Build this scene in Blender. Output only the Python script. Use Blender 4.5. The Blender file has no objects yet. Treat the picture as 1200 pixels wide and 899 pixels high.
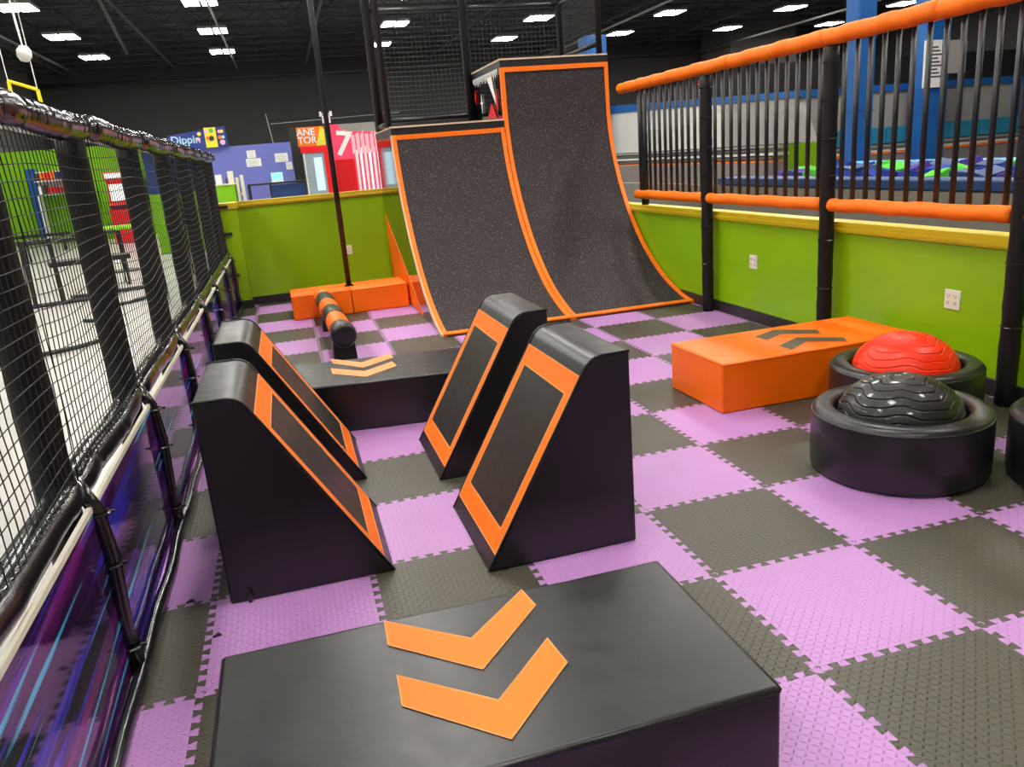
import bpy, bmesh, math, random
from math import sin, cos, pi, radians, sqrt
from mathutils import Vector, Matrix
random.seed(7)
S = bpy.context.scene
COL = S.collection
T = 0.61

# ------------------------------------------------------------------ node helpers
class V:
    """a float socket (or constant) with operators that add math nodes"""
    def __init__(s, nt, v): s.nt, s.v = nt, v
    def _m(s, op, *a):
        n = s.nt.nodes.new('ShaderNodeMath'); n.operation = op
        for i, x in enumerate((s,) + a):
            x = x.v if isinstance(x, V) else x
            if isinstance(x, (int, float)): n.inputs[i].default_value = x
            else: s.nt.links.new(x, n.inputs[i])
        return V(s.nt, n.outputs[0])
    def __add__(s, o): return s._m('ADD', o)
    def __sub__(s, o): return s._m('SUBTRACT', o)
    def __mul__(s, o): return s._m('MULTIPLY', o)
    def __truediv__(s, o): return s._m('DIVIDE', o)
    def __radd__(s, o): return s + o
    def __rmul__(s, o): return s * o
    def rsub(s, o): return V(s.nt, o)._m('SUBTRACT', s) if False else s * -1 + o
    def floor(s): return s._m('FLOOR')
    def round(s): return s._m('ROUND')
    def fract(s): return s._m('FRACT')
    def abs(s): return s._m('ABSOLUTE')
    def lt(s, o): return s._m('LESS_THAN', o)
    def gt(s, o): return s._m('GREATER_THAN', o)
    def mod2(s): return (s * 0.5).fract() * 2
    def clamp(s):
        r = s._m('ADD', 0.0); r.v.node.use_clamp = True; return r
    def max(s, o): return s._m('MAXIMUM', o)
    def min(s, o): return s._m('MINIMUM', o)
    def sin(s): return s._m('SINE')
    def pow(s, o): return s._m('POWER', o)

def new_mat(name):
    m = bpy.data.materials.new(name); m.use_nodes = True
    nt = m.node_tree; b = nt.nodes['Principled BSDF']
    return m, nt, b
def srgb(r, g, b):
    f = lambda c: (c/255/12.92) if c/255 <= .04045 else ((c/255+.055)/1.055)**2.4
    return (f(r), f(g), f(b), 1)
def coords(nt, kind='Object'):
    tc = nt.nodes.new('ShaderNodeTexCoord'); return tc.outputs[kind]
def sep(nt, sock):
    s = nt.nodes.new('ShaderNodeSeparateXYZ'); nt.links.new(sock, s.inputs[0])
    return V(nt, s.outputs[0]), V(nt, s.outputs[1]), V(nt, s.outputs[2])
def noise(nt, vec, scale, detail=3, rough=.5):
    n = nt.nodes.new('ShaderNodeTexNoise'); n.inputs['Scale'].default_value = scale
    n.inputs['Detail'].default_value = detail; n.inputs['Roughness'].default_value = rough
    if vec is not None: nt.links.new(vec, n.inputs['Vector'])
    return n.outputs['Fac']
def mixc(nt, fac, a, b):
    n = nt.nodes.new('ShaderNodeMix'); n.data_type = 'RGBA'
    for sock, val in ((n.inputs[0], fac), (n.inputs[6], a), (n.inputs[7], b)):
        val = val.v if isinstance(val, V) else val
        if isinstance(val, (int, float, tuple)): sock.default_value = val
        else: nt.links.new(val, sock)
    return n.outputs[2]
def bump(nt, b, height, strength=.3, dist=.01):
    n = nt.nodes.new('ShaderNodeBump'); n.inputs['Strength'].default_value = strength
    n.inputs['Distance'].default_value = dist
    nt.links.new(height.v if isinstance(height, V) else height, n.inputs['Height'])
    nt.links.new(n.outputs[0], b.inputs['Normal'])
def ramp(nt, fac, stops):
    n = nt.nodes.new('ShaderNodeValToRGB'); nt.links.new(fac.v if isinstance(fac, V) else fac, n.inputs[0])
    e = n.color_ramp.elements
    e[0].position, e[0].color = stops[0]; e[1].position, e[1].color = stops[-1]
    for p, c in stops[1:-1]:
        k = e.new(p); k.color = c
    return n.outputs[0]

def plain(name, col, rough=.5, spec=.5, metal=0, emit=None, var=0.06, nscale=9, bmp=0, bscale=60, coat=0):
    m, nt, b = new_mat(name)
    tc = coords(nt)
    if var:
        f = noise(nt, tc, nscale, 4)
        lo = tuple(c*(1-var) for c in col[:3]) + (1,); hi = tuple(min(1, c*(1+var)) for c in col[:3]) + (1,)
        nt.links.new(mixc(nt, f, lo, hi), b.inputs['Base Color'])
    else: b.inputs['Base Color'].default_value = col
    b.inputs['Roughness'].default_value = rough; b.inputs['Metallic'].default_value = metal
    b.inputs['Specular IOR Level'].default_value = spec
    if coat: b.inputs['Coat Weight'].default_value = coat; b.inputs['Coat Roughness'].default_value = .08
    if bmp: bump(nt, b, noise(nt, tc, bscale, 3), bmp, .004)
    if emit:
        b.inputs['Emission Color'].default_value = emit[0]; b.inputs['Emission Strength'].default_value = emit[1]
    return m

def vinyl(name, col, rough=.42, grain=.12, wrinkle=.25, spec=.5):
    """padded vinyl cover: fine grain plus soft wrinkles"""
    m, nt, b = new_mat(name)
    tc = coords(nt)
    g = V(nt, noise(nt, tc, 420, 2)); w = V(nt, noise(nt, tc, 5.5, 3, .55)); w2 = V(nt, noise(nt, tc, 17, 2))
    b.inputs['Base Color'].default_value = col
    nt.links.new((w2*.18 + (rough-.09)).v, b.inputs['Roughness'])
    b.inputs['Specular IOR Level'].default_value = spec
    bump(nt, b, g*(.02*grain/.12) + w*wrinkle + w2*(wrinkle*.16), .5, .02)
    return m

M = {}
BLK = srgb(42, 38, 41)
M['black_vinyl'] = vinyl('black_vinyl', srgb(27, 27, 27), .34, spec=.55)
M['black_vinyl_top'] = M['black_vinyl']
M['orange_vinyl'] = vinyl('orange_vinyl', srgb(255, 112, 0), .42, spec=.35)
M['orange_foam'] = vinyl('orange_foam', srgb(255, 120, 0), .55, wrinkle=.5, spec=.35)
M['black_foam'] = vinyl('black_foam', srgb(22, 20, 20), .5, wrinkle=.4, spec=.3)
M['orange_tape'] = plain('orange_tape', srgb(255, 122, 16), .55, .35, var=.05, nscale=30)
M['orange_tape_light'] = plain('orange_tape_light', srgb(250, 150, 88), .55, .35, var=.08, nscale=12)
M['stitch'] = plain('stitch', srgb(255, 180, 120), .6)
M['centre_vinyl'] = vinyl('centre_vinyl', srgb(36, 33, 31), .42, wrinkle=.1)
M['grey_tape'] = plain('grey_tape', srgb(72, 66, 46), .5)
M['black_gloss'] = plain('black_gloss', srgb(24, 23, 24), .2, 1.0, bmp=.25, bscale=22)
M['black_rubber'] = plain('black_rubber', srgb(38, 36, 36), .4, .5, bmp=.06, bscale=300)
M['red_rubber'] = plain('red_rubber', srgb(255, 52, 14), .38, .4, var=.04)
M['dome_black'] = plain('dome_black', srgb(30, 29, 28), .45, .4, var=.05, coat=.3)
M['black_metal'] = plain('black_metal', srgb(30, 29, 30), .4, .5)
M['black_paint'] = plain('black_paint', srgb(56, 56, 56), .7, .3, var=.12, nscale=.6)
M['black_steel'] = plain('black_steel', srgb(60, 60, 64), .6, .4)
M['pale_pipe'] = plain('pale_pipe', srgb(130, 130, 128), .5, .4)
M['dark_grey'] = plain('dark_grey', srgb(92, 90, 88), .8, .2, var=.1, nscale=.7)
M['green_wall'] = plain('green_wall', srgb(132, 180, 4), .33, .5, var=.05, nscale=2.5, bmp=.05, bscale=5)
M['green_far'] = plain('green_far', srgb(134, 176, 0), .3, .5, var=.05, nscale=2, bmp=.1, bscale=3)
M['yellow_trim'] = plain('yellow_trim', srgb(222, 204, 20), .4, .4)
M['ochre_trim'] = plain('ochre_trim', srgb(190, 165, 20), .4, .4)
M['cream'] = plain('cream', srgb(226, 222, 200), .55, .3, var=.08, nscale=40)
M['wood_edge'] = plain('wood_edge', srgb(214, 190, 160), .6, .3, var=.1, nscale=30)
M['white_plastic'] = plain('white_plastic', srgb(226, 222, 208), .4, .4)
M['slot'] = plain('slot', srgb(60, 56, 50), .5)
M['white'] = plain('white', srgb(236, 236, 232), .5)
M['grey_notice'] = plain('grey_notice', srgb(200, 205, 195), .6, var=.2, nscale=60)
M['purple_wall'] = plain('purple_wall', srgb(112, 118, 190), .6, .2, var=.03, nscale=2)
M['lime'] = plain('lime', srgb(122, 184, 14), .6, .3, var=.08, nscale=3)
M['blue_pad'] = plain('blue_pad', srgb(22, 88, 156), .5, .4, var=.12, nscale=5, bmp=.2, bscale=6)
M['teal_pad'] = plain('teal_pad', srgb(38, 128, 160), .5, .4, var=.1, nscale=3, bmp=.2, bscale=5)
M['navy_pad'] = plain('navy_pad', srgb(34, 60, 112), .5, .4, var=.1)
M['sky_pad'] = plain('sky_pad', srgb(92, 170, 214), .5, .4, var=.1)
M['grey_carpet'] = plain('grey_carpet', srgb(128, 122, 118), .95, .1, var=.12, nscale=8, bmp=.3, bscale=120)
M['grey_panel'] = plain('grey_panel', srgb(150, 148, 142), .8, .2, var=.1, nscale=3)
M['pale_panel'] = plain('pale_panel', srgb(205, 205, 200), .8, .2, var=.06, nscale=2)
M['purple_foam'] = plain('purple_foam', srgb(84, 66, 150), .8, .1)
M['blue_foam'] = plain('blue_foam', srgb(46, 66, 150), .8, .1)
M['green_foam'] = plain('green_foam', srgb(94, 196, 70), .8, .1)
M['red'] = plain('red', srgb(226, 28, 34), .35, .4)
M['screen'] = plain('screen', srgb(120, 200, 220), .3, emit=(srgb(90, 190, 215), .9))
M['screen_white'] = plain('screen_white', srgb(230, 235, 235), .3, emit=(srgb(235, 235, 225), .9))
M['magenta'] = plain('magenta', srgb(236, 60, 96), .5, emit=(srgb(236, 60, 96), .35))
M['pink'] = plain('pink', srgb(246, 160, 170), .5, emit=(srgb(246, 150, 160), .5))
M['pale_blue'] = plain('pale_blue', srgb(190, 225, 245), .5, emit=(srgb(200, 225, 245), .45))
M['banner_blue'] = plain('banner_blue', srgb(40, 56, 140), .5, var=.2)
M['banner_yellow'] = plain('banner_yellow', srgb(236, 222, 60), .5, var=.1)
M['banner_cyan'] = plain('banner_cyan', srgb(170, 214, 240), .5)
M['glass'] = plain('glass', srgb(150, 165, 175), .08, .7, var=.1)
M['mirror_black'] = plain('mirror_black', srgb(14, 14, 16), .05, 1.0, coat=.6)
M['orange_gloss'] = plain('orange_gloss', srgb(255, 110, 10), .45, .3)
M['net_black'] = plain('net_black', srgb(12, 12, 12), .6, .3, var=0)
M['net_wire'] = plain('net_wire', srgb(84, 84, 82), .5, .4, var=0)
M['wire_pale'] = plain('wire_pale', srgb(225, 222, 210), .5, .3)
M['light_housing'] = plain('light_housing', srgb(150, 150, 150), .5)

def lamp_mat():
    m, nt, b = new_mat('lamp_diffuser')
    e = nt.nodes.new('ShaderNodeEmission'); e.inputs[0].default_value = (1, .965, .9, 1); e.inputs[1].default_value = LAMP
    nt.links.new(e.outputs[0], nt.nodes['Material Output'].inputs[0]); return m
LAMP = 65
M['lamp'] = lamp_mat()

def floor_mat():
    """interlocking foam tiles, lilac and black, leaf embossed"""
    m, nt, b = new_mat('foam_tiles')
    x, y, z = sep(nt, coords(nt))
    u, v = x/T, y/T
    a, N = .021, 10.0
    def cell(u, v):
        k = u.round(); d = u - k
        zone = d.abs().lt(a)
        p = ((v*N).fract() - .5).abs()
        thr = d*(-.075/a) + .25
        tooth = p.lt(thr)                       # belongs to the right-hand cell
        cz = k - 1 + tooth
        fl = u.floor()
        return zone*(cz - fl) + fl
    par = (cell(u, v) + cell(v, u)).mod2().gt(.5)   # 1 -> lilac
    tc = coords(nt)
    n1 = noise(nt, tc, 1.3, 4)
    lil = mixc(nt, n1, srgb(180, 126, 190), srgb(198, 144, 206))
    blk = mixc(nt, n1, srgb(62, 60, 48), srgb(80, 76, 63))
    nt.links.new(mixc(nt, par, blk, lil), b.inputs['Base Color'])
    # leaf embossing: short bars turned alternately
    cs = .021
    gx, gy = x/cs, y/cs
    alt = (gx.floor() + gy.floor()).mod2().gt(.5)*2 - 1
    lx, ly = gx.fract() - .5, gy.fract() - .5
    p1 = (lx + ly*alt)*.707; p2 = (lx - ly*alt)*.707
    h = ((p1*p1*4.6 + p2*p2*44)*-1 + 1).clamp()
    bump(nt, b, h*1.0 + V(nt, noise(nt, tc, 3.2, 2))*.5, .75, .004)
    b.inputs['Roughness'].default_value = .42
    b.inputs['Specular IOR Level'].default_value = .5
    return m
M['foam_tiles'] = floor_mat()

def outer_floor_mat():
    m, nt, b = new_mat('polished_floor')
    tc = coords(nt)
    nt.links.new(mixc(nt, noise(nt, tc, .5, 4), srgb(176, 174, 168), srgb(206, 204, 198)), b.inputs['Base Color'])
    b.inputs['Roughness'].default_value = .3
    return m
M['outer_floor'] = outer_floor_mat()

def carpet_mat():
    """charcoal rubber-flecked ramp surface"""
    m, nt, b = new_mat('flecked_carpet')
    tc = coords(nt)
    vo = nt.nodes.new('ShaderNodeTexVoronoi'); vo.inputs['Scale'].default_value = 62
    nt.links.new(tc, vo.inputs['Vector'])
    spot = V(nt, vo.outputs['Distance']).lt(.24)
    rnd = sep(nt, vo.outputs['Color'])[0].gt(.45)
    base = mixc(nt, noise(nt, tc, 2.2, 5), srgb(42, 35, 37), srgb(58, 50, 52))
    base = mixc(nt, V(nt, noise(nt, tc, 240, 2)), base, srgb(50, 43, 45))
    nt.links.new(mixc(nt, spot*rnd*.6, base, srgb(150, 142, 142)), b.inputs['Base Color'])
    b.inputs['Roughness'].default_value = .75
    b.inputs['Specular IOR Level'].default_value = .35
    bump(nt, b, noise(nt, tc, 200, 2), .25, .004)
    return m
M['ramp_carpet'] = carpet_mat()

def panel_mat():
    """glossy printed board: diagonal light streaks on night purple"""
    m, nt, b = new_mat('streak_print')
    x, y, z = sep(nt, coords(nt))
    # direction along the streaks and across them
    ca, sa = cos(radians(3)), sin(radians(3))
    al = y*ca + z*sa; ac = z*ca - y*sa
    def st(scale_ac, scale_al, seed, lo, hi):
        cmb = nt.nodes.new('ShaderNodeCombineXYZ')
        nt.links.new((ac*scale_ac + seed).v, cmb.inputs[0]); nt.links.new((al*scale_al + seed*.37).v, cmb.inputs[1])
        f = V(nt, noise(nt, cmb.outputs[0], 1, 2, .4))
        return ((f - lo)*(1/(hi-lo))).clamp()
    base = mixc(nt, st(2.6, .5, 3.3, .4, .62), srgb(16, 14, 34), srgb(86, 34, 104))
    base = mixc(nt, st(9, .5, 11.1, .58, .72), base, srgb(150, 40, 140))
    base = mixc(nt, st(22, .9, 27.7, .56, .66), base, srgb(66, 60, 200))
    base = mixc(nt, st(26, .8, 51.9, .62, .69), base, srgb(80, 190, 235))
    nt.links.new(base, b.inputs['Base Color'])
    b.inputs['Roughness'].default_value = .07; b.inputs['Specular IOR Level'].default_value = 1.0
    return m
M['streak_print'] = panel_mat()

# ------------------------------------------------------------------ mesh helpers
def obj(name, bm, mat, parent=None, smooth=False, bevel=0, loc=None, sub=0, kind=None, label=None):
    me = bpy.data.meshes.new(name); bmesh.ops.recalc_face_normals(bm, faces=bm.faces[:])
    bm.to_mesh(me); bm.free()
    o = bpy.data.objects.new(name, me); COL.objects.link(o)
    for mm in (mat if isinstance(mat, (list, tuple)) else [mat]): me.materials.append(M[mm])
    if parent is not None: o.parent = parent
    if loc: o.location = loc
    if smooth: me.shade_smooth()
    if bevel:
        mod = o.modifiers.new('bevel', 'BEVEL'); mod.width = bevel; mod.segments = 3; mod.limit_method = 'ANGLE'
        me.shade_smooth()
        mod.harden_normals = True
    if sub:
        mod = o.modifiers.new('sub', 'SUBSURF'); mod.levels = sub; mod.render_levels = sub
    if kind: o['kind'] = kind
    if label: o['label'] = label
    return o
def thing(name, label, cat, loc=(0, 0, 0), rz=0, group=None):
    o = bpy.data.objects.new(name, None); COL.objects.link(o); o.empty_display_size = .1
    o.location = loc; o.rotation_euler = (0, 0, rz); o['label'] = label; o['category'] = cat
    if group: o['group'] = group
    return o
def tag(o, label, cat, group=None, kind=None):
    o['label'] = label; o['category'] = cat
    if group: o['group'] = group
    if kind: o['kind'] = kind
    return o
def dup(root, loc=None, rz=None, label=None):
    r = root.copy(); COL.objects.link(r)
    if loc is not None: r.location = loc
    if rz is not None: r.rotation_euler = (0, 0, rz)
    if label: r['label'] = label
    for ch in list(root.children):
        c = ch.copy(); COL.objects.link(c); c.parent = r
        for g in list(ch.children):
            d = g.copy(); COL.objects.link(d); d.parent = c
    return r
def BM(): return bmesh.new()
def box(bm, x0, x1, y0, y1, z0, z1):
    vs = [bm.verts.new(p) for p in ((x0,y0,z0),(x1,y0,z0),(x1,y1,z0),(x0,y1,z0),(x0,y0,z1),(x1,y0,z1),(x1,y1,z1),(x0,y1,z1))]
    for f in ((0,3,2,1),(4,5,6,7),(0,1,5,4),(1,2,6,5),(2,3,7,6),(3,0,4,7)): bm.faces.new([vs[i] for i in f])
    return bm
def bx(*a): return box(BM(), *a)
def tube(bm, pts, r, seg=8, cap=True):
    pts = [Vector(p) for p in pts]; rings = []
    up = Vector((0, 0, 1))
    for i, p in enumerate(pts):
        d = (pts[min(i+1, len(pts)-1)] - pts[max(i-1, 0)]).normalized()
        ref = up if abs(d.z) < .9 else Vector((0, 1, 0))
        s = d.cross(ref).normalized(); t = s.cross(d)
        rr = r[i] if isinstance(r, (list, tuple)) else r
        rings.append([bm.verts.new(p + (s*cos(2*pi*k/seg) + t*sin(2*pi*k/seg))*rr) for k in range(seg)])
    for a, b in zip(rings, rings[1:]):
        for k in range(seg): bm.faces.new((a[k], a[(k+1) % seg], b[(k+1) % seg], b[k]))
    if cap:
        bm.faces.new(rings[0][::-1]); bm.faces.new(rings[-1])
    return bm
def prism(bm, poly, axis, a0, a1):
    """extrude a 2D polygon along an axis: poly points fill the other two axes in order"""
    def P(q, a):
        return {'x': (a, q[0], q[1]), 'y': (q[0], a, q[1]), 'z': (q[0], q[1], a)}[axis]
    A = [bm.verts.new(P(q, a0)) for q in poly]; B = [bm.verts.new(P(q, a1)) for q in poly]
    n = len(poly)
    bm.faces.new(A[::-1]); bm.faces.new(B)
    for i in range(n): bm.faces.new((A[i], A[(i+1) % n], B[(i+1) % n], B[i]))
    return bm
def lathe(bm, prof, seg=64, close=False):
    rings = []
    for r, z in prof:
        if r < 1e-6: rings.append([bm.verts.new((0, 0, z))])
        else: rings.append([bm.verts.new((r*cos(2*pi*k/seg), r*sin(2*pi*k/seg), z)) for k in range(seg)])
    pairs = list(zip(rings, rings[1:])) + ([(rings[-1], rings[0])] if close else [])
    for a, b in pairs:
        for k in range(seg):
            k2 = (k+1) % seg
            if len(a) == 1 and len(b) == 1: continue
            if len(a) == 1: bm.faces.new((a[0], b[k], b[k2]))
            elif len(b) == 1: bm.faces.new((a[k], a[k2], b[0]))
            else: bm.faces.new((a[k], a[k2], b[k2], b[k]))
    return bm
def struct(name, bm, mat, parent=None, **k):
    o = obj(name, bm, mat, parent, **k)
    if parent is None: o['kind'] = 'structure'
    return o
def text(name, body, size, mat, parent, loc, rot, extrude=.004, sx=1):
    c = bpy.data.curves.new(name, 'FONT'); c.body = body; c.size = size; c.extrude = extrude
    c.align_x = 'CENTER'; c.align_y = 'CENTER'; c.offset = size*.02
    t = bpy.data.objects.new(name + '_tmp', c); COL.objects.link(t)
    bpy.context.view_layer.update()
    me = bpy.data.meshes.new_from_object(t); bpy.data.objects.remove(t)
    me.materials.clear(); me.materials.append(M[mat])
    o = bpy.data.objects.new(name, me); COL.objects.link(o); o.parent = parent
    o.location = loc; o.rotation_euler = rot; o.scale = (sx, 1, 1)
    return o

# ------------------------------------------------------------------ camera
cam = bpy.data.cameras.new('camera'); co = bpy.data.objects.new('camera', cam); COL.objects.link(co)
Rm = Matrix.Rotation(-.255251, 4, 'Z') @ Matrix.Rotation(1.290358, 4, 'X') @ Matrix.Rotation(-.0826473, 4, 'Z')
co.matrix_world = Matrix.Translation((-1.340688, -2.377413, 1.571687)) @ Rm
cam.sensor_width = 36; cam.lens = 928.79/1200*36; cam.clip_end = 200
S.camera = co

# ------------------------------------------------------------------ setting
WX = 2.47          # right wall face
bm = bx(-2.12, 2.6, -4.5, 8.16, -.02, 0)
struct('floor', bm, 'foam_tiles')
bm = bx(-11, -2.12, -4.5, 38, -.03, -.004)
box(bm, -2.12, 2.6, 8.16, 38, -.03, -.004)
struct('floor', bm, 'outer_floor')
struct('floor', bx(2.6, 30, -4.5, 38, -.03, -.004), 'grey_carpet')
# hall shell
struct('wall_back', bx(-11, 30, 38, 38.3, 0, 7.2), 'black_paint')
struct('wall_left', bx(-11.3, -11, -8, 38.3, 0, 7.2), 'dark_grey')
struct('wall_right', bx(29.7, 30, 6, 38, 0, 7.2), 'black_paint')
struct('wall_back', bx(20.9, 24.6, 35, 37.9, 0, 7.2), 'dark_grey')
ceil = struct('ceiling', bx(-11.3, 30, -8, 38.3, 7.1, 7.25), 'black_steel')
def joist_bm(y, x0=-11, x1=29.7):
    bm = BM()
    box(bm, x0, x1, y-.035, y+.035, 6.95, 7.02); box(bm, x0, x1, y-.035, y+.035, 6.42, 6.48)
    n = int((x1-x0)/.62); st = (x1-x0)/n
    for i in range(n):
        a, b = (6.47, 6.97) if i % 2 else (6.97, 6.47)
        tube(bm, [(x0+i*st, y, a), (x0+(i+1)*st, y, b)], .016, 4, False)
    return bm
for i in range(13): obj('joist', joist_bm(17.2 + i*1.62), 'black_steel', ceil)
for xx, z in ((-9.4, 6.3), (-5.0, 6.32), (.6, 6.3), (6.4, 6.32), (12, 6.3), (17.5, 6.3)):
    obj('girder', box(bx(xx-.05, xx+.05, 14, 37.9, z, z+.04), xx-.012, xx+.012, 14, 37.9, z+.04, z+.3), 'black_steel', ceil)
for pts, r, mt in (([(-2.5, 16, 6.0), (-2.35, 36, 6.0)], .035, 'pale_pipe'), ([(-4.6, 17, 6.05), (-5.8, 30, 6.05)], .05, 'black_steel'),
                   ([(11.5, 17, 5.9), (11.6, 37.9, 5.9)], .045, 'pale_pipe'), ([(-8.6, 14, 6.1), (-8.6, 37, 6.1)], .05, 'black_steel'),
                   ([(-10.9, 37.5, 5.9), (29, 37.5, 5.9)], .06, 'black_steel'), ([(20.5, 17, 5.9), (20.5, 37.9, 5.9)], .045, 'pale_pipe')):
    obj('ceiling_pipe', tube(BM(), pts, r, 8), mt, ceil, smooth=True)

# ceiling lamps
def lamp_proto():
    t = thing('ceiling_light', 'twin panel high bay light', 'light', (0, 0, 6.2))
    bm = BM(); box(bm, -.45, -.02, -.52, .52, .01, .09); box(bm, .02, .45, -.52, .52, .01, .09); box(bm, -.02, .02, -.1, .1, .03, .07)
    obj('housing', bm, 'light_housing', t)
    for s in (-1, 1):
        obj('diffuser', bx(s*.235-.19, s*.235+.19, -.48, .48, -.004, .01), 'lamp', t)
    for s in (-1, 1): obj('hanger', tube(BM(), [(s*.235, 0, .09), (s*.1, 0, .25)], .006, 5), 'black_steel', t)
    return t
lp = lamp_proto(); lp_used = False
lx = (-7.2, -2.7, 3.28, 8.5, 13.7, 18.9, 24.2)
for j, y in enumerate((-4.6, .4, 5.0, 9.2, 13.4, 17.8, 22.5, 27.2, 31.9)):
    for i, x in enumerate(lx):
        if y < 20 and i > 4 or y < 0 and i > 2: continue
        if y < 15: x = (-9.2, -4.4, -.4, 4.6, 9.8)[i]
        o = lp if not lp_used else dup(lp); lp_used = True
        o.location = (x, y, 6.2)
        row = ('seventh', 'sixth', 'fifth', 'fourth', 'third', 'second', 'first')
        seen = y > 20
        if seen:
            o['label'] = 'twin ceiling light, %s from the left in the %s row' % (
                ('first', 'second', 'third', 'fourth', 'fifth', 'sixth', 'seventh')[i], {31.9: 'farthest', 27.2: 'middle', 22.5: 'nearest visible'}[y])
            o['group'] = 'ceiling lights towards the far wall'
        else:
            o['label'] = 'twin-panel ceiling light overhead, outside the picture'
            o['group'] = 'ceiling lights overhead'

# right court wall
wr = struct('wall_right', bx(WX, WX+.12, -4.5, 8.25, 0, .85), 'green_wall')
struct('trim_1', box(bx(WX-.018, WX+.12, -4.5, 8.25, .85, .925), WX-.026, WX-.018, -4.5, 8.25, .862, .888), 'yellow_trim', bevel=.004)
struct('baseboard_right', bx(WX-.02, WX, -4.5, 8.15, 0, .1), 'black_rubber', bevel=.004)
# far court wall
FY = 8.15
struct('wall_back', box(bx(-1.89, -.09, FY, FY+.12, 0, 1.21), -2.12, -1.89, 7.93, FY+.12, 0, 1.21), 'green_far')
struct('trim_2', box(box(bx(-1.905, -.09, FY-.02, FY+.13, 1.21, 1.285), -2.12, -1.875, 7.91, FY+.13, 1.21, 1.285),
                     -1.9, -.09, FY-.035, FY-.02, 1.225, 1.25), 'ochre_trim', bevel=.004)
struct('baseboard_back', box(bx(-1.89, -.1, FY-.02, FY, 0, .1), -2.1, -1.87, 7.91, 7.93, 0, .1), 'black_rubber')

def outlet(x, y, z, rot, n, label, w, h):
    t = thing('power_outlet', label, 'outlet', (x, y, z), rot)
    obj('cover_plate', bx(-w/2, w/2, -.008, 0, -h/2, h/2), 'white_plastic', t, bevel=.003)
    cols = 2 if n == 4 else 1
    for i in range(cols):
        for j in range(2):
            cx = (i-.5*(cols-1))*.052; cz = (j-.5)*.042
            s = obj('socket', tube(BM(), [(cx, -.011, cz), (cx, -.007, cz)], .017, 16), 'cream', t)
            bm = BM()
            for dx in (-.007, .007): box(bm, cx+dx-.0015, cx+dx+.0015, -.0125, -.011, cz-.003, cz+.008)
            tube(bm, [(cx, -.0125, cz-.009), (cx, -.011, cz-.009)], .003, 8)
            obj('slot', bm, 'slot', s)
outlet(WX, 1.49, .516, -pi/2, 4, 'cream four-socket outlet on green wall, right of the orange block', .118, .118)
outlet(WX, 3.66, .52, -pi/2, 4, 'cream outlet on green wall, between the two middle railing posts', .11, .118)
outlet(-.615, FY, .56, 0, 2, 'cream outlet on the far green wall beside the thin black pole', .075, .118)

# ------------------------------------------------------------------ foam blocks
def foam_block(name, L, W, H, mat, label, loc, rz, chev=None, chmat='orange_tape', chsize=1, flip=1):
    t = thing(name, label, 'foam block', loc, rz)
    obj('body', bx(0, L, 0, W, 0, H), mat, t, bevel=.014)
    bm = BM()     # stitched seam that runs round the top edge
    e = .006
    loop = [(e, e, H-.011), (L-e, e, H-.011), (L-e, W-e, H-.011), (e, W-e, H-.011), (e, e, H-.011)]
    for a, b in zip(loop, loop[1:]): tube(bm, [a, b], .0085, 6)
    obj('piping', bm, mat, t, smooth=True)
    if chev:
        for poly in chev:
            obj('chevron', prism(BM(), poly, 'z', H-.001, H+.0025), chmat, t)
            bm = BM()
            for a, b in zip(poly, poly[1:]+poly[:1]):
                tube(bm, [(a[0], a[1], H+.0025), (b[0], b[1], H+.0025)], .0016, 4)
            obj('edge_stitching', bm, 'stitch' if chmat != 'grey_tape' else 'orange_tape', t.children[-1])
    return t
BX, BY = -1.69, -.98
ch_front = [[(-1.242,-.318),(-1.246,-.442),(-1.028,-.645),(-.812,-.412),(-.826,-.314),(-1.026,-.500)],
            [(-1.242,-.584),(-1.246,-.708),(-1.028,-.915),(-.818,-.700),(-.832,-.580),(-1.021,-.776)]]
foam_block('foam_block', 1.315, .67, .309, 'black_vinyl', 'large black vinyl block nearest the camera with two orange chevrons', (BX, BY, 0), 0,
           [[(x-BX, y-BY) for x, y in p] for p in ch_front])
# black block further back, turned a little
def local(p, o, a):
    dx, dy = p[0]-o[0], p[1]-o[1]; return (dx*cos(a)+dy*sin(a), -dx*sin(a)+dy*cos(a))
ob, ab = (-1.72, 2.475), -.125
chb = [[(-1.184,3.124),(-1.178,2.99),(-.998,2.745),(-.778,2.913),(-.791,3.05),(-.997,2.89)],
       [(-1.201,2.85),(-1.2,2.70),(-1.004,2.50),(-.79,2.662),(-.802,2.80),(-1.0,2.64)]]
foam_block('foam_block', 1.36, .66, .309, 'black_vinyl', 'black vinyl block behind the wedges with two pale orange chevrons', ob+(0,), ab,
           [[local(p, ob, ab) for p in q] for q in chb], 'orange_tape_light')
oo = (.962, 1.592)
cho = [[(1.476,2.054),(1.485,1.935),(1.649,2.019),(1.85,1.885),(1.90,1.99),(1.683,2.15)],
       [(1.457,1.768),(1.462,1.645),(1.648,1.762),(1.849,1.627),(1.897,1.729),(1.672,1.888)]]
foam_block('foam_block', 1.37, .64, .309, 'orange_vinyl', 'large orange vinyl block with two dark chevrons against the green wall', oo+(0,), .01,
           [[(p[0]-oo[0], p[1]-oo[1]) for p in q] for q in cho], 'grey_tape')
foam_block('foam_block', .652, .6, .27, 'orange_vinyl', 'plain orange block by the far wall, left of its twin', (-1.415, 6.6, 0), 0)
foam_block('foam_block', .63, .6, .27, 'orange_vinyl', 'plain orange block by the far wall, right one touching the ramp side', (-.757, 6.6, 0), 0)

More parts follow.
